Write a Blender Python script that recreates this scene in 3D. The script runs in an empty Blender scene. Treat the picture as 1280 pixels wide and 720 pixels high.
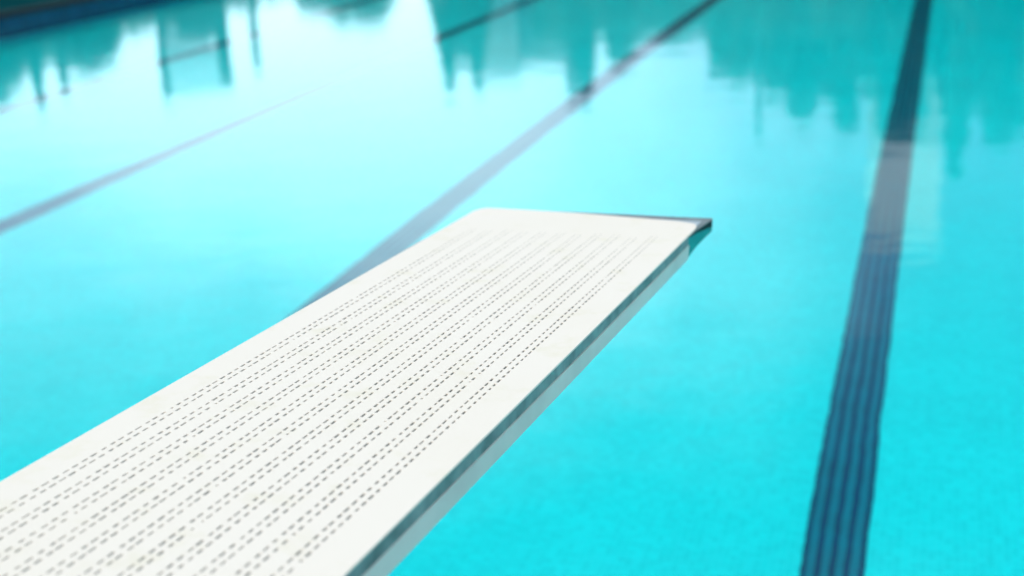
import bpy, bmesh, math, random
from mathutils import Matrix, Vector, noise

R = math.radians
sc = bpy.context.scene
COL = sc.collection
random.seed(7)

# ------------------------------------------------------------------ helpers
def link(o, parent=None):
    COL.objects.link(o)
    if parent is not None:
        o.parent = parent
    return o

def mesh_obj(name, verts, faces, mat, parent=None, loc=(0, 0, 0), mats=None, midx=None, smooth=False):
    me = bpy.data.meshes.new(name)
    me.from_pydata([tuple(v) for v in verts], [], faces)
    for m in (mats or [mat]):
        me.materials.append(m)
    if midx:
        me.polygons.foreach_set('material_index', midx)
    if smooth:
        me.polygons.foreach_set('use_smooth', [True] * len(me.polygons))
    me.update()
    o = bpy.data.objects.new(name, me)
    o.location = loc
    return link(o, parent)

def empty(name, loc=(0, 0, 0), rz=0):
    o = bpy.data.objects.new(name, None)
    o.empty_display_size = .3
    o.location = loc
    o.rotation_euler = (0, 0, rz)
    return link(o)

def tag(o, label, cat, group=None, kind=None):
    o['label'] = label
    o['category'] = cat
    if group:
        o['group'] = group
    if kind:
        o['kind'] = kind
    return o

def structure(o):
    o['kind'] = 'structure'
    return o

class MB:
    """collects boxes, tubes, ... into one mesh"""
    def __init__(self):
        self.v, self.f, self.m = [], [], []
    def quad(self, a, b, c, d, mi=0):
        n = len(self.v); self.v += [a, b, c, d]; self.f.append((n, n+1, n+2, n+3)); self.m.append(mi)
    def box(self, x0, x1, y0, y1, z0, z1, mi=0):
        n = len(self.v)
        self.v += [(x, y, z) for z in (z0, z1) for y in (y0, y1) for x in (x0, x1)]
        for q in ((0,2,3,1),(4,5,7,6),(0,1,5,4),(2,6,7,3),(0,4,6,2),(1,3,7,5)):
            self.f.append(tuple(n+i for i in q)); self.m.append(mi)
    def prism(self, poly, z0, z1, mi=0):
        n = len(self.v); k = len(poly)
        self.v += [(x, y, z0) for x, y in poly] + [(x, y, z1) for x, y in poly]
        self.f.append(tuple(n+i for i in reversed(range(k)))); self.m.append(mi)
        self.f.append(tuple(n+k+i for i in range(k))); self.m.append(mi)
        for i in range(k):
            j = (i+1) % k
            self.f.append((n+i, n+j, n+k+j, n+k+i)); self.m.append(mi)
    def tube(self, pts, radii, seg=10, mi=0):
        n0 = len(self.v)
        pts = [Vector(p) for p in pts]
        for i, p in enumerate(pts):
            d = (pts[min(i+1, len(pts)-1)] - pts[max(i-1, 0)]).normalized()
            a = d.orthogonal().normalized(); b = d.cross(a)
            for s in range(seg):
                t = 2*math.pi*s/seg
                self.v.append(tuple(p + radii[i]*(math.cos(t)*a + math.sin(t)*b)))
        for i in range(len(pts)-1):
            for s in range(seg):
                s2 = (s+1) % seg
                self.f.append((n0+i*seg+s, n0+i*seg+s2, n0+(i+1)*seg+s2, n0+(i+1)*seg+s)); self.m.append(mi)
        self.f.append(tuple(n0+s for s in reversed(range(seg)))); self.m.append(mi)
        self.f.append(tuple(n0+(len(pts)-1)*seg+s for s in range(seg))); self.m.append(mi)
    def build(self, name, mat, parent=None, loc=(0, 0, 0), mats=None, smooth=False):
        return mesh_obj(name, self.v, self.f, mat, parent, loc, mats, self.m if mats else None, smooth)

# ------------------------------------------------------------------ materials
def new_mat(name):
    m = bpy.data.materials.new(name)
    m.use_nodes = True
    nt = m.node_tree
    return m, nt, nt.nodes['Principled BSDF'], nt.nodes['Material Output']

def N(nt, t, **kw):
    n = nt.nodes.new(t)
    for k, v in kw.items():
        setattr(n, k, v)
    return n

def mat(name, col, rough=.6, metal=0, var=.12, scale=6, bump=0, col2=None, spec=.5):
    m, nt, b, out = new_mat(name)
    tc = N(nt, 'ShaderNodeTexCoord')
    nz = N(nt, 'ShaderNodeTexNoise'); nz.inputs['Scale'].default_value = scale; nz.inputs['Detail'].default_value = 5
    nt.links.new(tc.outputs['Object'], nz.inputs['Vector'])
    mx = N(nt, 'ShaderNodeMix', data_type='RGBA')
    c2 = col2 or tuple(max(0, c*(1-var*2)) for c in col)
    c1 = col if col2 else tuple(min(1, c*(1+var)) for c in col)
    mx.inputs[6].default_value = (*c1, 1); mx.inputs[7].default_value = (*c2, 1)
    rmp = N(nt, 'ShaderNodeMapRange'); rmp.inputs[1].default_value = .3; rmp.inputs[2].default_value = .7
    nt.links.new(nz.outputs['Fac'], rmp.inputs[0])
    nt.links.new(rmp.outputs[0], mx.inputs[0])
    nt.links.new(mx.outputs[2], b.inputs['Base Color'])
    b.inputs['Roughness'].default_value = rough
    b.inputs['Metallic'].default_value = metal
    b.inputs['Specular IOR Level'].default_value = spec
    if bump:
        bp = N(nt, 'ShaderNodeBump'); bp.inputs['Strength'].default_value = bump; bp.inputs['Distance'].default_value = .02
        nt.links.new(nz.outputs['Fac'], bp.inputs['Height']); nt.links.new(bp.outputs[0], b.inputs['Normal'])
    return m

M = {}
M['alu'] = mat('brushed_aluminium', (.62, .63, .62), .42, .7, .08, 14)
M['rail'] = mat('pale_grey_rail', (.68, .64, .56), .5, 0, .06, 9)
M['nose'] = mat('dull_metal_nosing', (.20, .225, .22), .6, .15, .15, 20)
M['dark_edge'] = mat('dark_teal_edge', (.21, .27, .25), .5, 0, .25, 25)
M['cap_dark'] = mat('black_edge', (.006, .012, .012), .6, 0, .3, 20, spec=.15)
M['cap_teal'] = mat('teal_cap', (.002, .30, .27), .5, 0, .1, 20, spec=.2)
M['groove'] = mat('groove_floor', (.20, .19, .165), .9, 0, .45, 90)  # slot floors, darker than the tread, tone varied at random
M['rubber'] = mat('black_rubber', (.02, .02, .02), .7)
M['steel'] = mat('painted_steel', (.35, .37, .38), .45, .4)
def mosaic():
    m, nt, b, out = new_mat('turquoise_mosaic')
    tc = N(nt, 'ShaderNodeTexCoord')
    br = N(nt, 'ShaderNodeTexBrick'); br.offset = 0
    br.inputs['Color1'].default_value = (.05, .93, .92, 1); br.inputs['Color2'].default_value = (.035, .79, .785, 1)
    br.inputs['Mortar'].default_value = (.08, .94, .93, 1); br.inputs['Scale'].default_value = 1
    br.inputs['Mortar Size'].default_value = .0025; br.inputs['Brick Width'].default_value = .028; br.inputs['Row Height'].default_value = .028
    nt.links.new(tc.outputs['Object'], br.inputs['Vector'])
    nz = N(nt, 'ShaderNodeTexNoise'); nz.inputs['Scale'].default_value = 1.3; nz.inputs['Detail'].default_value = 6
    nt.links.new(tc.outputs['Object'], nz.inputs['Vector'])
    r = N(nt, 'ShaderNodeMapRange'); r.inputs[1].default_value = .3; r.inputs[2].default_value = .7; r.inputs[3].default_value = .93; r.inputs[4].default_value = 1.0
    nt.links.new(nz.outputs['Fac'], r.inputs[0])
    mx = N(nt, 'ShaderNodeMix', data_type='RGBA', blend_type='MULTIPLY'); mx.inputs[0].default_value = 1
    nt.links.new(br.outputs['Color'], mx.inputs[6]); nt.links.new(r.outputs[0], mx.inputs[7])
    nt.links.new(mx.outputs[2], b.inputs['Base Color']); b.inputs['Roughness'].default_value = .6
    return m
M['pool_paint'] = mosaic()
M['coping'] = mat('dark_coping', (.012, .02, .022), .8, 0, .3, 8, spec=.1)
M['deck'] = mat('green_deck_paint', (.003, .045, .05), 1, 0, .2, 1.5, spec=0)
M['ground'] = mat('lawn_and_paving', (.05, .085, .04), .95, 0, .3, .4, spec=.05)
M['bark'] = mat('bark', (.10, .075, .055), .95, 0, .3, 8, .4)
M['white_render'] = mat('white_render', (.80, .80, .78), .8, 0, .04, .7)
M['grey_render'] = mat('grey_render', (.17, .18, .18), .85, 0, .12, .7)
M['pale_render'] = mat('pale_render', (.42, .44, .42), .85, 0, .08, .7)
M['roof'] = mat('roof_felt', (.08, .085, .09), .9, 0, .2, 1.5)
M['glass'] = mat('window_glass', (.03, .05, .06), .08, 0, .1, 1)
M['frosted'] = mat('frosted_panel', (.55, .60, .60), .3, 0, .05, 1)
def frosted():
    m, nt, b, out = new_mat('frosted_sheet'); nt.nodes.remove(b)
    a = N(nt, 'ShaderNodeBsdfTranslucent'); a.inputs[0].default_value = (.7, .85, .85, 1)
    t = N(nt, 'ShaderNodeBsdfTransparent'); t.inputs[0].default_value = (.75, .9, .9, 1)
    mx = N(nt, 'ShaderNodeMixShader'); mx.inputs[0].default_value = .72
    nt.links.new(a.outputs[0], mx.inputs[1]); nt.links.new(t.outputs[0], mx.inputs[2]); nt.links.new(mx.outputs[0], out.inputs['Surface'])
    return m
M['frosted_sheet'] = frosted()
M['booth'] = mat('dark_green_boards', (.02, .06, .05), .6, 0, .2, 2)
M['canvas'] = mat('green_canvas', (.02, .08, .065), .9, 0, .2, 6)

# leaves: three kinds
def leaf_mat(name, a, b_):
    m, nt, b, out = new_mat(name)
    tc = N(nt, 'ShaderNodeTexCoord')
    nz = N(nt, 'ShaderNodeTexNoise'); nz.inputs['Scale'].default_value = .9; nz.inputs['Detail'].default_value = 4
    nt.links.new(tc.outputs['Object'], nz.inputs['Vector'])
    mx = N(nt, 'ShaderNodeMix', data_type='RGBA')
    mx.inputs[6].default_value = (*a, 1); mx.inputs[7].default_value = (*b_, 1)
    rmp = N(nt, 'ShaderNodeMapRange'); rmp.inputs[1].default_value = .35; rmp.inputs[2].default_value = .65
    nt.links.new(nz.outputs['Fac'], rmp.inputs[0]); nt.links.new(rmp.outputs[0], mx.inputs[0])
    nt.links.new(mx.outputs[2], b.inputs['Base Color'])
    b.inputs['Roughness'].default_value = .7
    return m
M['leaf_dark'] = leaf_mat('dark_foliage', (.018, .05, .022), (.04, .085, .035))
M['leaf_mid'] = leaf_mat('mid_foliage', (.03, .075, .025), (.07, .12, .045))

# tread: white non-slip paint with faint yellow-grey wear
def tread_material():
    m, nt, b, out = new_mat('white_tread_paint')
    tc = N(nt, 'ShaderNodeTexCoord')
    n1 = N(nt, 'ShaderNodeTexNoise'); n1.inputs['Scale'].default_value = 11; n1.inputs['Detail'].default_value = 6; n1.inputs['Roughness'].default_value = .65
    n2 = N(nt, 'ShaderNodeTexNoise'); n2.inputs['Scale'].default_value = 420; n2.inputs['Detail'].default_value = 2
    n3 = N(nt, 'ShaderNodeTexNoise'); n3.inputs['Scale'].default_value = 3.2; n3.inputs['Detail'].default_value = 3
    for n in (n1, n2, n3):
        nt.links.new(tc.outputs['Object'], n.inputs['Vector'])
    r1 = N(nt, 'ShaderNodeMapRange'); r1.inputs[1].default_value = .55; r1.inputs[2].default_value = .80
    nt.links.new(n1.outputs['Fac'], r1.inputs[0])
    a = N(nt, 'ShaderNodeMix', data_type='RGBA')
    a.inputs[6].default_value = (.825, .705, .60, 1); a.inputs[7].default_value = (.75, .645, .475, 1)
    nt.links.new(r1.outputs[0], a.inputs[0])
    r3 = N(nt, 'ShaderNodeMapRange'); r3.inputs[1].default_value = .45; r3.inputs[2].default_value = .75; r3.inputs[4].default_value = .35
    nt.links.new(n3.outputs['Fac'], r3.inputs[0])
    c = N(nt, 'ShaderNodeMix', data_type='RGBA')
    c.inputs[7].default_value = (.79, .668, .54, 1)
    nt.links.new(r3.outputs[0], c.inputs[0]); nt.links.new(a.outputs[2], c.inputs[6])
    nt.links.new(c.outputs[2], b.inputs['Base Color'])
    b.inputs['Roughness'].default_value = .8
    b.inputs['Specular IOR Level'].default_value = .25
    bp = N(nt, 'ShaderNodeBump'); bp.inputs['Strength'].default_value = .35; bp.inputs['Distance'].default_value = .0012
    nt.links.new(n2.outputs['Fac'], bp.inputs['Height']); nt.links.new(bp.outputs[0], b.inputs['Normal'])
    return m
M['tread'] = tread_material()

# small glazed mosaic, navy
def tile_mat(name, a, grout, size):
    m, nt, b, out = new_mat(name)
    tc = N(nt, 'ShaderNodeTexCoord')
    br = N(nt, 'ShaderNodeTexBrick'); br.offset = 0
    br.inputs['Color1'].default_value = (*a, 1); br.inputs['Color2'].default_value = (*[c*.75 for c in a], 1)
    br.inputs['Mortar'].default_value = (*grout, 1)
    br.inputs['Scale'].default_value = 1; br.inputs['Mortar Size'].default_value = size*.05
    br.inputs['Brick Width'].default_value = size; br.inputs['Row Height'].default_value = size
    mp = N(nt, 'ShaderNodeMapping'); mp.inputs['Rotation'].default_value = (0, R(90), 0)
    nt.links.new(tc.outputs['Object'], br.inputs['Vector'])
    nt.links.new(br.outputs['Color'], b.inputs['Base Color'])
    b.inputs['Roughness'].default_value = .25
    return m
M['navy'] = tile_mat('navy_tile', (.006, .05, .12), (.01, .035, .07), .15)

# lane line tiles: four columns of teal tiles between dark joints
def lane_mat(w):
    m, nt, b, out = new_mat('lane_line_tile')
    tc = N(nt, 'ShaderNodeTexCoord')
    sp = N(nt, 'ShaderNodeSeparateXYZ'); nt.links.new(tc.outputs['Object'], sp.inputs[0])
    def math_(op, a, bval):
        n = N(nt, 'ShaderNodeMath', operation=op)
        if hasattr(a, 'node'): nt.links.new(a, n.inputs[0])
        else: n.inputs[0].default_value = a
        if bval is not None:
            if hasattr(bval, 'node'): nt.links.new(bval, n.inputs[1])
            else: n.inputs[1].default_value = bval
        return n.outputs[0]
    t = math_('MULTIPLY', sp.outputs[0], 4/(w*.92))
    t = math_('FRACT', math_('ADD', t, 40.0), None)
    d = math_('ABSOLUTE', math_('SUBTRACT', t, .5), None)         # .5 at a joint
    mr = N(nt, 'ShaderNodeMapRange'); mr.interpolation_type = 'SMOOTHSTEP'
    mr.inputs[1].default_value = .24; mr.inputs[2].default_value = .36
    nt.links.new(d, mr.inputs[0])
    mx = N(nt, 'ShaderNodeMix', data_type='RGBA')
    mx.inputs[6].default_value = (.003, .225, .31, 1); mx.inputs[7].default_value = (.001, .024, .105, 1)
    nt.links.new(mr.outputs[0], mx.inputs[0])
    nz = N(nt, 'ShaderNodeTexNoise'); nz.inputs['Scale'].default_value = 7
    nt.links.new(tc.outputs['Object'], nz.inputs['Vector'])
    m2 = N(nt, 'ShaderNodeMix', data_type='RGBA', blend_type='MULTIPLY'); m2.inputs[0].default_value = .4
    nt.links.new(mx.outputs[2], m2.inputs[6]); nt.links.new(nz.outputs['Fac'], m2.inputs[7])
    nt.links.new(m2.outputs[2], b.inputs['Base Color'])
    b.inputs['Roughness'].default_value = .5
    return m

# water: glass surface, absorbing volume
def water_mat():
    m, nt, b, out = new_mat('pool_water')
    nt.nodes.remove(b)
    g = N(nt, 'ShaderNodeBsdfGlass'); g.inputs['IOR'].default_value = 1.333; g.inputs['Roughness'].default_value = .06
    tc = N(nt, 'ShaderNodeTexCoord')
    n1 = N(nt, 'ShaderNodeTexNoise'); n1.inputs['Scale'].default_value = 1.6; n1.inputs['Detail'].default_value = 2
    n2 = N(nt, 'ShaderNodeTexNoise'); n2.inputs['Scale'].default_value = 9; n2.inputs['Detail'].default_value = 2
    for n in (n1, n2): nt.links.new(tc.outputs['Object'], n.inputs['Vector'])
    ad = N(nt, 'ShaderNodeMath', operation='MULTIPLY_ADD'); ad.inputs[1].default_value = .10
    nt.links.new(n2.outputs['Fac'], ad.inputs[0]); nt.links.new(n1.outputs['Fac'], ad.inputs[2])
    bp = N(nt, 'ShaderNodeBump'); bp.inputs['Strength'].default_value = 1; bp.inputs['Distance'].default_value = RIPPLE
    nt.links.new(ad.outputs[0], bp.inputs['Height']); nt.links.new(bp.outputs[0], g.inputs['Normal'])
    va = N(nt, 'ShaderNodeVolumeAbsorption'); va.inputs['Color'].default_value = (0.0, .986, .986, 1); va.inputs['Density'].default_value = ABSORB
    nt.links.new(g.outputs[0], out.inputs['Surface']); nt.links.new(va.outputs[0], out.inputs['Volume'])
    return m
RIPPLE, ABSORB = .004, 1.6

# ------------------------------------------------------------------ camera (solved from the photograph)
F_PX, PITCH, ROLL, H = 1830.37, .28326, -.05795, 1.91579
fw = Vector((0, math.cos(PITCH), -math.sin(PITCH))); rt = Vector((1, 0, 0)); up = rt.cross(fw)
c_, s_ = math.cos(ROLL), math.sin(ROLL)
cx = c_*rt + s_*up; cy = -s_*rt + c_*up
cam = bpy.data.cameras.new('camera'); cam_o = bpy.data.objects.new('camera', cam); link(cam_o)
cam_o.matrix_world = Matrix(((cx.x, cy.x, -fw.x, 0), (cx.y, cy.y, -fw.y, 0), (cx.z, cy.z, -fw.z, H), (0, 0, 0, 1)))
cam.sensor_width = 36; cam.lens = F_PX/1280*36
cam.clip_start = .05; cam.clip_end = 8000
cam.dof.use_dof = True; cam.dof.focus_distance = 2.15; cam.dof.aperture_fstop = 3.0; cam.dof.aperture_blades = 0
sc.camera = cam_o

# ------------------------------------------------------------------ the pool
LYAW = .29838
LANE0, LANE_GAP, LANE_W = -.34363, 2.86894, .22086
DEPTH = 1.0905
P0, P1 = -12.9, 8.0          # across the lanes
A0, A1 = 1.15, 31.0          # along the lanes
FREE = .215                  # freeboard
def pool_obj(o):
    o.rotation_euler = (0, 0, -LYAW); return o
def pw(perp, along, z=0):
    return (perp*math.cos(LYAW) + along*math.sin(LYAW), -perp*math.sin(LYAW) + along*math.cos(LYAW), z)

b = MB(); b.quad((P0-.05, A0-.05, -DEPTH), (P1+.05, A0-.05, -DEPTH), (P1+.05, A1+.05, -DEPTH), (P0-.05, A1+.05, -DEPTH))
structure(pool_obj(b.build('pool_floor', M['pool_paint'])))

# left side wall: painted body, navy freeboard band, dark coping
lw = empty('pool_wall'); pool_obj(lw)
tag(lw, 'navy tiled side wall of the pool with black coping, crossing the top left corner', 'pool wall')
b = MB(); b.box(P0-.3, P0, A0, A1, -DEPTH-.2, -.03); b.build('wall_body', M['navy'], lw)
b = MB(); b.box(P0-.3, P0+.012, A0, A1, -.03, FREE-.035); b.build('tile_band', M['navy'], lw)
b = MB(); b.box(P0-.34, P0+.03, A0, A1, FREE-.035, FREE+.02); b.build('coping', M['coping'], lw)
# the other three sides, out of the picture
b = MB()
b.box(P1, P1+.3, A0, A1, -DEPTH-.2, FREE)
b.box(P0-.3, P1+.3, A1, A1+.3, -DEPTH-.2, FREE)
b.box(P0-.3, P1+.3, A0-.3, A0, -DEPTH-.2, FREE)
structure(pool_obj(b.build('pool_basin', M['pool_paint'])))

b = MB(); b.box(P0-.1, P1+.1, A0-.1, A1+.1, -DEPTH-.1, 0)
water = structure(pool_obj(b.build('water', water_mat())))

lane = lane_mat(LANE_W)
labels = ['widest dark tiled lane line on the pool floor, right of the diving board',
          'dark lane line slanting from the top centre down behind the diving board',
          'thin grey lane line crossing the pale reflection left of the diving board',
          'faintest lane line, highest of the four at the left edge under the white cloud reflection']
for k in range(4):
    b = MB(); n_ = 1
    b.quad((-LANE_W/2, 0, 0), (LANE_W/2, 0, 0), (LANE_W/2, A1-A0-3.0, 0), (-LANE_W/2, A1-A0-3.0, 0))
    o = b.build('lane_line', lane, None, pw(LANE0-k*LANE_GAP, A0+1.5, -DEPTH+.004))
    pool_obj(o); tag(o, labels[k], 'lane line', 'dark lane lines on the pool floor')

# deck round the pool, ground to the horizon (rings with the pool as their hole)
def ring(name, m, i, o_, z):
    (a0, a1, c0, c1), (e0, e1, g0, g1) = i, o_
    v = [(a0, c0, z), (a1, c0, z), (a1, c1, z), (a0, c1, z), (e0, g0, z), (e1, g0, z), (e1, g1, z), (e0, g1, z)]
    f = [(4, 5, 1, 0), (5, 6, 2, 1), (6, 7, 3, 2), (7, 4, 0, 3)]
    return structure(pool_obj(mesh_obj(name, v, f, m)))
ring('deck', M['deck'], (P0-.31, P1+.01, A0-.01, A1+.01), (P0-7.5, P1+7, A0-9, A1+9), FREE+.004)
ring('ground', M['ground'], (P0-.32, P1+.2, A0-.2, A1+.2), (-3000, 3000, -3000, 3000), FREE-.02)
GZ = FREE

# ------------------------------------------------------------------ diving board
TIP = Vector((.17573, 3.06121, 1.18264)); BY, BP, BR = .35174, -.03269, -.01731
D = Vector((math.sin(BY)*math.cos(BP), math.cos(BY)*math.cos(BP), math.sin(BP)))
Rr = Vector((math.cos(BY), -math.sin(BY), 0)); U = Rr.cross(D)
S = math.cos(BR)*Rr + math.sin(BR)*U; NN = S.cross(D)
base_u = 3.15
base = TIP - D*base_u; base.z = GZ + .004
board = bpy.data.objects.new('diving_board', None); link(board)
MM = Matrix(((S.x, D.x, NN.x), (S.y, D.y, NN.y), (S.z, D.z, NN.z)))
board.matrix_world = Matrix.Translation(base) @ MM.to_4x4()
tag(board, 'white springboard with rows of slotted grooves, reaching out over the turquoise pool', 'diving board')
OFF = MM.inverted() @ (TIP - base)          # children live in (v, -u, w) measured from the tip
LEN, HW = 4.88, .254

# tread: top sheet with real slots, paired rows 38 mm apart
T = MB()
rows = []
for k in range(11):
    c = -.1905 + k*.0381
    rows += [(c-.0058, .011*math.sin(k*2.3)), (c+.0058, .011*math.sin(k*2.3)+.001)]
SW, PER, DUTY = .0041, .0196, .68
U0 = .115
rng = random.Random(3)
def top(v0, v1, u0, u1): T.quad((v0, -u1, 0), (v1, -u1, 0), (v1, -u0, 0), (v0, -u0, 0))
prev = -HW
for v, ph in rows:
    top(prev, v-SW/2, U0, LEN)
    prev = v+SW/2
    u = .20 + ph; last = U0; i_ = 0
    while u + PER < LEN:
        fade = min(1, max(0, (u-.02)/.85)); fade = fade*fade*(3-2*fade)
        l = PER*DUTY*rng.uniform(.75, 1.15)*(.4 if rng.random() < .02 else 1); w2 = SW/2*(.22+.78*fade)*rng.uniform(.68, 1.0); dz = -.0002-.0016*fade
        top(v-SW/2, v+SW/2, last, u)
        a, c = u, u+l
        T.quad((v-w2, -a, 0), (v-w2, -a, dz), (v-w2, -c, dz), (v-w2, -c, 0))
        T.quad((v+w2, -a, 0), (v+w2, -c, 0), (v+w2, -c, dz), (v+w2, -a, dz))
        T.quad((v-w2, -a, 0), (v+w2, -a, 0), (v+w2, -a, dz), (v-w2, -a, dz))
        T.quad((v-w2, -c, dz), (v+w2, -c, dz), (v+w2, -c, 0), (v-w2, -c, 0))
        T.quad((v-w2, -a, dz), (v+w2, -a, dz), (v+w2, -c, dz), (v-w2, -c, dz), 1)
        top(v-SW/2, v-w2, a, c) if w2 < SW/2-1e-5 else None
        top(v+w2, v+SW/2, a, c) if w2 < SW/2-1e-5 else None
        last = c; i_ += 1; u = .20 + ph + i_*PER + rng.uniform(-.0013, .0013)
    top(v-SW/2, v+SW/2, last, LEN)
top(prev, HW, U0, LEN)
# front end of the coating, its edge oblique to the board's end
front = [(-HW, -U0), (HW, -U0), (.252, -.085), (.243, -.060), (.205, -.044), (.08, -.024), (-.03, -.006), (-.15, .004), (-.235, .007), (-.246, -.004), (-HW, -.03)]
n = len(T.v); T.v += [(x, y, 0) for x, y in front]; T.f.append(tuple(range(n, n+len(front)))); T.m.append(0)
edge = [(HW, -LEN), (HW, -U0)] + front[2:] + [(-HW, -U0), (-HW, -LEN)]
for (x0, y0), (x1, y1) in zip(edge, edge[1:]):
    T.quad((x0, y0, -.003), (x1, y1, -.003), (x1, y1, 0), (x0, y0, 0))
T.build('tread_surface', None, board, OFF, mats=[M['tread'], M['groove']])

b = MB(); b.box(-HW+.006, HW-.006, -LEN, -.02, -.020, -.0032); b.build('plank', M['alu'], board, OFF)
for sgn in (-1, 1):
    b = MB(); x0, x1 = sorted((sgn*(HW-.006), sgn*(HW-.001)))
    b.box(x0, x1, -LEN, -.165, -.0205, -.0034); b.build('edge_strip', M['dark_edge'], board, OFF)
    # hollow side rail under the edge, its front cut off at a slant
    b = MB(); x0, x1 = sorted((sgn*(HW-.030), sgn*(HW+.001)))
    prof = [(-LEN, -.047), (-.176, -.047), (-.166, -.0207), (-LEN, -.0207)]
    nn = len(b.v)
    b.v += [(x0, y, z) for y, z in prof] + [(x1, y, z) for y, z in prof]
    b.f += [(0, 3, 2, 1), (4, 5, 6, 7), (0, 1, 5, 4), (1, 2, 6, 5), (2, 3, 7, 6), (3, 0, 4, 7)]
    b.m += [0]*6
    b.build('side_rail', M['rail'], board, OFF)
for v in (-.16, -.055, .055, .16):
    b = MB(); b.box(v-.004, v+.004, -LEN, -.25, -.045, -.0201); b.build('rib', M['alu'], board, OFF)
# nosing plate at the tip: metal top, black edge, teal lower face
outl = [(-.253, -.165), (.2535, -.165), (.2555, -.10), (.262, -.03), (.266, .008), (.262, .014), (-.240, .018), (-.249, .006)]
b = MB(); b.prism(outl, -.0055, -.0036); nose = b.build('nosing_plate', M['nose'], board, OFF)
def tapered(b, poly, zt, zb):
    """prism whose upper and lower faces follow zt(u), zb(u), u measured back from the tip"""
    n = len(b.v); k = len(poly)
    b.v += [(x, y, zb(-y)) for x, y in poly] + [(x, y, zt(-y)) for x, y in poly]
    b.f.append(tuple(n+i for i in reversed(range(k)))); b.f.append(tuple(n+k+i for i in range(k))); b.m += [0, 0]
    for i in range(k):
        j = (i+1) % k
        b.f.append((n+i, n+j, n+k+j, n+k+i)); b.m.append(0)
def shrink(d): return [(x-d if x > 0 else x+d, min(y, y-d) if y > 0 else y) for x, y in outl]
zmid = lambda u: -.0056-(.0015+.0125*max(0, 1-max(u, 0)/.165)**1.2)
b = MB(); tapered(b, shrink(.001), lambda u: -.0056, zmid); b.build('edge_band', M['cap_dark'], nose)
b = MB(); tapered(b, shrink(.0015), lambda u: zmid(u)-.0001, lambda u: -.029-.018*min(1, max(u, 0)/.165)); b.build('lower_face', M['cap_teal'], nose)
# fulcrum and stand, behind the camera
b = MB()
hb = OFF.z - .05
loc_u = -base_u
b.box(-.28, .28, loc_u-.5, loc_u+.35, -hb-.05+.05-.0, -hb+.04)
for x in (-.24, .24):
    b.box(x-.04, x+.04, loc_u-.4, loc_u+.3, -hb+.04, -.14)
b.build('stand', M['steel'], board, OFF)
b = MB(); b.tube([(-.3, loc_u, -.098), (.3, loc_u, -.098)], [.05, .05], 20); b.build('fulcrum_roller', M['rubber'], board, OFF)
b = MB(); b.box(-.2, .2, -LEN+.05, -LEN+.3, -.2, -.048); b.box(-.15, .15, -LEN+.1, -LEN+.25, -hb-.08, -.2); b.build('anchor', M['steel'], board, OFF)

# ------------------------------------------------------------------ what stands round the pool and mirrors in it
def polar(az, dist, z=None):
    a = R(az); return Vector((dist*math.sin(a), dist*math.cos(a), GZ if z is None else z))
def top_z(el, dist):                    # real height of a thing whose mirror image shows el degrees below the horizon
    return dist*math.tan(R(el)) - H

def leaf_quads(b, pts, size, rng):
    for p in pts:
        nrm = Vector((rng.gauss(0, 1), rng.gauss(0, 1), rng.gauss(.5, 1))).normalized()
        a = nrm.orthogonal().normalized(); a.rotate(Matrix.Rotation(rng.uniform(0, 6.28), 3, nrm)); c = nrm.cross(a)
        s = size*rng.uniform(.6, 1.3); a *= s; c *= s*.6
        b.quad(tuple(p-a), tuple(p-c*.9), tuple(p+a), tuple(p+c*.9))

def make_tree(name, label, loc, h, r, kind, seed, group):
    rng = random.Random(seed)
    t = empty(name, loc); tag(t, label, 'tree', group)
    b = MB()
    th = h*(.9 if kind == 'cone' else .6)
    b.tube([(0, 0, -.1), (.02*h, 0, th*.5), (0, .02*h, th)], [.028*h, .02*h, .006*h], 8)
    for i in range(6):
        a = rng.uniform(0, 6.28); z = th*rng.uniform(.45, .9); q = r*rng.uniform(.4, .7)
        b.tube([(0, 0, z), (q*.5*math.cos(a), q*.5*math.sin(a), z+h*.06), (q*math.cos(a), q*math.sin(a), z+h*.15)], [.01*h, .007*h, .003*h], 6)
    b.build('trunk', M['bark'], t)
    c = MB(); pts = []
    if kind == 'cone':
        for i in range(3400):
            z = rng.random()**1.25
            rr = r*(1-z)**.75*(.55+.45*math.sqrt(rng.random()))*(1+.25*noise.noise(Vector((z*9, seed, 0))))
            a = rng.uniform(0, 6.28)
            rr *= 1+.25*math.sin(3*a+seed+z*7)
            pts.append(Vector((rr*math.cos(a), rr*math.sin(a), h*(.06+.94*z))))
        size = .13*max(1, h/7)
    else:
        blobs = []
        for i in range(26):
            a = rng.uniform(0, 6.28); q = r*.72*math.sqrt(rng.random()); z = h*rng.uniform(.26, .84)
            k = 1-.55*abs(z/h-.55)/.35
            blobs.append((Vector((q*k*math.cos(a), q*k*math.sin(a), z)), r*rng.uniform(.34, .5)))
        blobs += [(Vector((0, 0, h-r*.34)), r*.34), (Vector((.1*r, 0, h-r*.75)), r*.45), (Vector((-.15*r, .1*r, h-r*1.2)), r*.55), (Vector((.1*r, .1*r, h-r*1.8)), r*.6), (Vector((0, 0, h-r*2.5)), r*.6)]
        for i in range(7000):
            cpt, br = rng.choice(blobs)
            d = Vector((rng.gauss(0, 1), rng.gauss(0, 1), rng.gauss(0, 1))).normalized()*br*rng.random()**.45
            pts.append(cpt+d)
        size = .17*max(1, h/7)
    leaf_quads(c, pts, size, rng)
    c.build('crown', M['leaf_dark' if seed % 2 else 'leaf_mid'], t)
    return t

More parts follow.
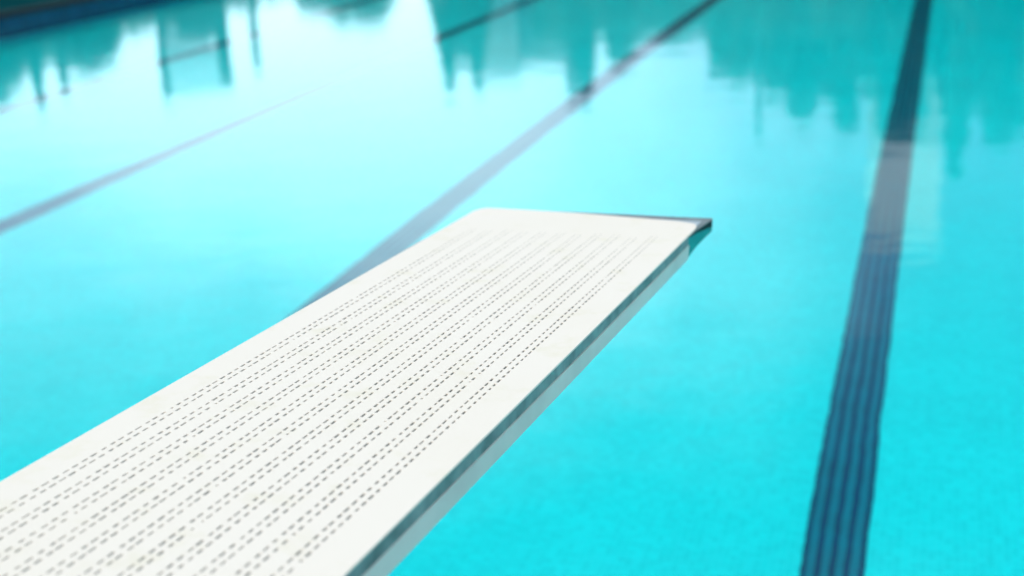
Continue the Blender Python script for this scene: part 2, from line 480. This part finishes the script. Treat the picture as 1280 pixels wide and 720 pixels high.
def make_hedge(label, p0, p1, depth, h, seed):
    """clipped hedge from p0 to p1"""
    rng = random.Random(seed)
    d = (p1-p0); L = d.length; ang = math.atan2(d.y, d.x)
    t = empty('hedge', p0, ang); tag(t, label, 'hedge')
    b = MB(); b.box(0, L, -depth/2+.15, depth/2-.15, 0, h-.18); b.build('stem_core', M['leaf_dark'], t)
    c = MB(); pts = []
    n = int(L*(h*2+depth)*16)
    for i in range(min(n, 16000)):
        x = rng.uniform(0, L); q = rng.random()*(2*h+depth)
        if q < h: y, z = -depth/2+rng.uniform(0, .2), q
        elif q < h+depth: y, z = q-h-depth/2, h+rng.uniform(-.2, .06)+.12*noise.noise(Vector((x*.4, seed, 0)))
        else: y, z = depth/2-rng.uniform(0, .2), q-h-depth
        pts.append(Vector((x, y, z)))
    leaf_quads(c, pts, .19, rng)
    c.build('foliage', M['leaf_dark'], t)
    return t

make_hedge('long clipped dark hedge behind the left side of the pool', Vector(pw(-20, 8, GZ)), Vector(pw(-20, 52, GZ)), 1.2, 1.42, 1)
make_hedge('tall dark hedge closing the far end of the pool', Vector(pw(-13, 47, GZ)), Vector(pw(20, 45, GZ)), 1.6, 3.6, 2)

make_hedge('highest hedge, at the far right behind the pool', polar(8.3, 51), polar(27, 50), 1.5, top_z(8.4, 51)-GZ, 3)
# closed parasols at the left
def parasol(az, dist, el, label):
    t = empty('closed_parasol', polar(az, dist)); h = top_z(el, dist)-GZ
    tag(t, label, 'parasol', 'closed parasols by the hedge')
    b = MB(); b.tube([(0, 0, 0), (0, 0, h)], [.03, .03], 10); b.build('pole', M['steel'], t)
    b = MB(); b.tube([(0, 0, h*.38), (0, 0, h*.5), (0, 0, h*.75), (0, 0, h-.02)], [.20, .23, .12, .035], 14); b.build('canopy', M['canvas'], t)
    b = MB(); b.tube([(0, 0, 0), (0, 0, .1)], [.3, .28], 16); b.build('base', M['coping'], t)
parasol(-17.42, 33.0, 8.0, 'taller closed green parasol mirrored near the left edge')
parasol(-16.48, 34.0, 7.5, 'shorter closed green parasol beside the tall one')

# observation booth with two tall posts
BD = 39.0
t = empty('lifeguard_booth', polar(-11.72, BD), R(11.7))
tag(t, 'dark lifeguard booth with pale panel between two tall posts, mirrored at top left', 'booth')
def bz(el): return top_z(el, BD)-GZ
b = MB(); b.box(-.80, .98, -.6, .6, 0, bz(5.75)); b.build('base_wall', M['booth'], t)
b = MB(); b.box(-.84, -.62, -.1, .12, bz(5.75), bz(7.95)); b.build('post', M['booth'], t)
b = MB(); b.box(.66, .98, -.1, .12, bz(5.75), bz(7.7)); b.build('post', M['booth'], t)
b = MB(); b.box(-.62, .66, -.08, .1, bz(6.08), bz(6.4)); b.build('beam', M['booth'], t)
b = MB(); b.box(-.62, .66, -.02, .02, bz(6.4), bz(7.8)); b.build('panel', M['frosted_sheet'], t)
w = MB(); w.box(-.55, -.28, -.63, -.59, bz(5.15), bz(5.5)); w.build('window', M['frosted'], t)
w = MB(); w.box(-.55, .5, -.66, -.2, bz(5.78), bz(5.86)); w.build('shelf', M['pale_render'], t)

def lamp_post(az, dist, el, label, r=.05):
    t = empty('lamp_post', polar(az, dist)); h = top_z(el, dist)-GZ
    tag(t, label, 'lamp post', 'lamp posts round the pool')
    b = MB(); b.tube([(0, 0, 0), (0, 0, h*.3), (0, 0, h)], [r*1.5, r*1.2, r], 12); b.build('pole', M['booth'], t)
    b = MB(); b.box(-.07, .07, -.35, .1, h, h+.08); b.build('lamp_head', M['steel'], t)
lamp_post(-9.3, 42, 7.0, 'slim lamp post right of the lifeguard booth', .09)
lamp_post(10.0, 47, 10.5, 'tall lamp post among the trees right of centre', .09)

# flat-roofed pool house with a taller end block
HD = 56.0
t = empty('pool_house', polar(2.1, HD), R(-2.1))
tag(t, 'grey flat-roofed pool house with a taller stair block at its right end', 'building')
hz = lambda el: top_z(el, HD)-GZ
b = MB(); b.box(-2.0, .50, 0, 6, 0, hz(7.6)); b.build('wall', M['grey_render'], t)
b = MB(); b.box(-2.1, .50, -.1, 6.1, hz(7.6), hz(7.68)); b.build('roof', M['roof'], t)
b = MB(); b.box(.502, 1.35, -.05, 5, 0, hz(9.0)); b.build('stair_block', M['grey_render'], t)
for i in range(3):
    x = -1.7+i*.72
    b = MB(); b.box(x, x+.5, -.03, .05, 1.0, 2.2); wf = b.build('window', M['white_render'], t)
    b = MB(); b.box(x+.05, x+.45, -.04, -.031, 1.05, 2.15); b.build('pane', M['glass'], wf)
b = MB(); b.box(.7, 1.15, -.08, -.052, 0, 2.1); b.build('door', M['booth'], t)

# lower block left of it
t = empty('garden_house', polar(.25, 53), R(-.2)); hz2 = lambda el: top_z(el, 53)-GZ
tag(t, 'pale low house standing between cypresses and the pool house', 'building')
b = MB(); b.box(-.75, .5, 0, 4, 0, hz2(7.85)); b.build('wall', M['pale_render'], t)
b = MB(); b.box(-.8, .55, -.1, 4.1, hz2(7.85), hz2(8.0)); b.build('roof', M['roof'], t)
b = MB(); b.box(-.5, .1, -.03, .04, 1, 2.2); wf = b.build('window', M['white_render'], t)
b = MB(); b.box(-.44, .04, -.04, -.031, 1.06, 2.14); b.build('pane', M['glass'], wf)

# white tower right of centre
TD = 62.0
t = empty('tower', polar(15.53, TD), R(-15.5)); hz3 = lambda el: top_z(el, TD)-GZ
tag(t, 'slim tower with white upper storeys over a grey shaft, mirrored around the widest lane line', 'tower')
W_ = TD*math.tan(R(2.66))/2
b = MB(); b.box(-W_, W_, 0, 4, 0, hz3(11.3)); b.build('shaft', M['pale_render'], t)
b = MB(); b.box(-W_-.03, W_+.03, -.05, 4.05, hz3(11.3), hz3(14.75)); up_ = b.build('upper_storeys', M['white_render'], t)
b = MB(); b.box(-W_-.1, W_+.1, -.1, 4.1, hz3(14.75), hz3(14.9)); b.build('roof', M['white_render'], t)

# trees
DEC = 'leafy trees behind the pool'; CON = 'conifers behind the pool'
spec = [
 # az, dist, el, radius, kind, label
 (-19.9, 33, 7.3, 1.5, 'round', 'small leafy tree at the far left edge'),
 (-17.2, 36, 6.2, .9, 'round', 'small rounded tree behind the taller parasol'),
 (-15.75, 35, 6.5, 1.0, 'round', 'small rounded tree right of the shorter parasol'),
 (-5.2, 50, 5.5, 1.6, 'round', 'low leafy tree right of the slim lamp post'),
 (-6.6, 50, 5.0, 1.3, 'round', 'lowest leafy bush-like tree behind the left hedge'),
 (-1.95, 52, 8.5, .8, 'cone', 'leftmost narrow cypress left of the pale low house'),
 (-1.4, 53, 7.6, .8, 'cone', 'shorter fuller cypress between two taller ones'),
 (-0.85, 52, 8.5, .8, 'cone', 'narrow cypress touching the pale low house'),
 (3.35, 50, 9.1, 1.0, 'cone', 'stout conifer right of the pool house stair block'),
 (4.7, 50, 7.9, 1.4, 'round', 'leafy tree sloping down beside the stout conifer'),
 (6.9, 50, 7.2, 1.3, 'round', 'lowest leafy tree right of centre'),
 (9.3, 48, 8.75, 1.0, 'round', 'leafy tree left of the tall lamp post'),
 (11.7, 48, 10.2, 1.35, 'round', 'round leafy tree right of the tall lamp post'),
 (10.6, 49, 9.3, .8, 'round', 'slim leafy tree just right of the tall lamp post'),
 (13.3, 47, 10.7, 1.0, 'round', 'leafy tree left of the white tower'),
 (12.6, 49, 9.4, .9, 'round', 'slim leafy tree between two rounder ones left of the tower'),
 (15.2, 45, 11.2, 1.7, 'round', 'broad leafy tree in front of the tower shaft'),
 (17.35, 45, 12.3, 1.1, 'cone', 'pointed conifer at the right side of the tower'),
 (19.0, 45, 11.3, 1.7, 'round', 'broad leafy tree right of the pointed conifer'),
 (21.6, 44, 12.0, 1.8, 'round', 'large leafy tree at the far right edge'),
]
for i, (az, dist, el, r, kind, lab) in enumerate(spec):
    make_tree('conifer' if kind == 'cone' else 'leafy_tree', lab, polar(az, dist), top_z(el, dist)-GZ, r, kind, i+11, CON if kind == 'cone' else DEC)

# ------------------------------------------------------------------ light
SUN_AZ, SUN_EL = 238, 42
sun = bpy.data.lights.new('sun', 'SUN'); sun.energy = 1.5; sun.angle = R(24); sun.color = (1, .95, .86)
so = bpy.data.objects.new('sun', sun); link(so)
sd = Vector((math.sin(R(SUN_AZ))*math.cos(R(SUN_EL)), math.cos(R(SUN_AZ))*math.cos(R(SUN_EL)), math.sin(R(SUN_EL))))
so.rotation_euler = sd.to_track_quat('Z', 'Y').to_euler()

world = bpy.data.worlds.new('World'); sc.world = world; world.use_nodes = True
nt = world.node_tree; bg = nt.nodes['Background']
sky = N(nt, 'ShaderNodeTexSky'); sky.sky_type = 'NISHITA'; sky.sun_disc = False
sky.sun_elevation = R(SUN_EL); sky.sun_rotation = R(SUN_AZ); sky.altitude = 50
sky.air_density = .75; sky.dust_density = .0; sky.ozone_density = 4
tc = N(nt, 'ShaderNodeTexCoord')
sp = N(nt, 'ShaderNodeSeparateXYZ'); nt.links.new(tc.outputs['Generated'], sp.inputs[0])
def MA(op, a, b_=None, c=None):
    n = N(nt, 'ShaderNodeMath', operation=op)
    for i, x in enumerate((a, b_, c)):
        if x is None: continue
        if hasattr(x, 'node'): nt.links.new(x, n.inputs[i])
        else: n.inputs[i].default_value = x
    return n.outputs[0]
az = MA('ARCTAN2', sp.outputs[0], sp.outputs[1]); el = MA('ARCSINE', sp.outputs[2])
def bump_(x, c, lo, hi):      # soft box: 1 inside, fading lo..hi radians away from c
    d = MA('ABSOLUTE', MA('SUBTRACT', x, c))
    n = N(nt, 'ShaderNodeMapRange'); n.interpolation_type = 'SMOOTHSTEP'
    n.inputs[1].default_value = lo; n.inputs[2].default_value = hi; n.inputs[3].default_value = 1; n.inputs[4].default_value = 0
    nt.links.new(d, n.inputs[0]); return n.outputs[0]
cn = N(nt, 'ShaderNodeTexNoise'); cn.inputs['Scale'].default_value = 2.6; cn.inputs['Detail'].default_value = 7; cn.inputs['Roughness'].default_value = .55
nt.links.new(tc.outputs['Generated'], cn.inputs['Vector'])
wob = MA('MULTIPLY', MA('SUBTRACT', cn.outputs['Fac'], .5), .5)
bank = MA('MULTIPLY', bump_(MA('ADD', az, wob), R(-8), R(2), R(27)), bump_(MA('ADD', el, wob), R(4), R(5), R(23)))
hi = N(nt, 'ShaderNodeMapRange'); hi.interpolation_type = 'SMOOTHSTEP'; hi.inputs[1].default_value = .36; hi.inputs[2].default_value = .60
nt.links.new(cn.outputs['Fac'], hi.inputs[0])
high = MA('MULTIPLY', hi.outputs[0], N(nt, 'ShaderNodeMapRange').outputs[0])
er = high.node.inputs[1].links[0].from_node
er.inputs[1].default_value = R(25); er.inputs[2].default_value = R(45); nt.links.new(el, er.inputs[0])
back = bump_(az, R(180), R(0), R(1))
side = MA('MULTIPLY', MA('MULTIPLY', bump_(az, R(118), R(45), R(75)), bump_(el, R(18), R(20), R(45))), .5)  # unseen cloud bank added on the right to lighten the board's side rail
cl = MA('MAXIMUM', MA('MAXIMUM', bank, side), MA('MULTIPLY', high, .66))
mx = N(nt, 'ShaderNodeMix', data_type='RGBA')
mx.inputs[7].default_value = (11.4, 15.8, 18.0, 1)
nt.links.new(sky.outputs[0], mx.inputs[6]); nt.links.new(cl, mx.inputs[0])
nt.links.new(mx.outputs[2], bg.inputs['Color'])
bg.inputs["Strength"].default_value = .066
world.cycles.sampling_method = 'MANUAL'; world.cycles.sample_map_resolution = 1024

# ------------------------------------------------------------------ render settings
sc.view_settings.view_transform = 'Standard'; sc.view_settings.look = 'None'
sc.view_settings.gamma = 1; sc.view_settings.use_curve_mapping = False
sc.view_settings.exposure = .96
cy_ = sc.cycles
cy_.use_denoising = True
cy_.max_bounces = 14; cy_.transmission_bounces = 10; cy_.diffuse_bounces = 5; cy_.glossy_bounces = 6; cy_.transparent_max_bounces = 8
cy_.caustics_refractive = True; cy_.caustics_reflective = True
cy_.sample_clamp_indirect = 12; cy_.blur_glossy = .3
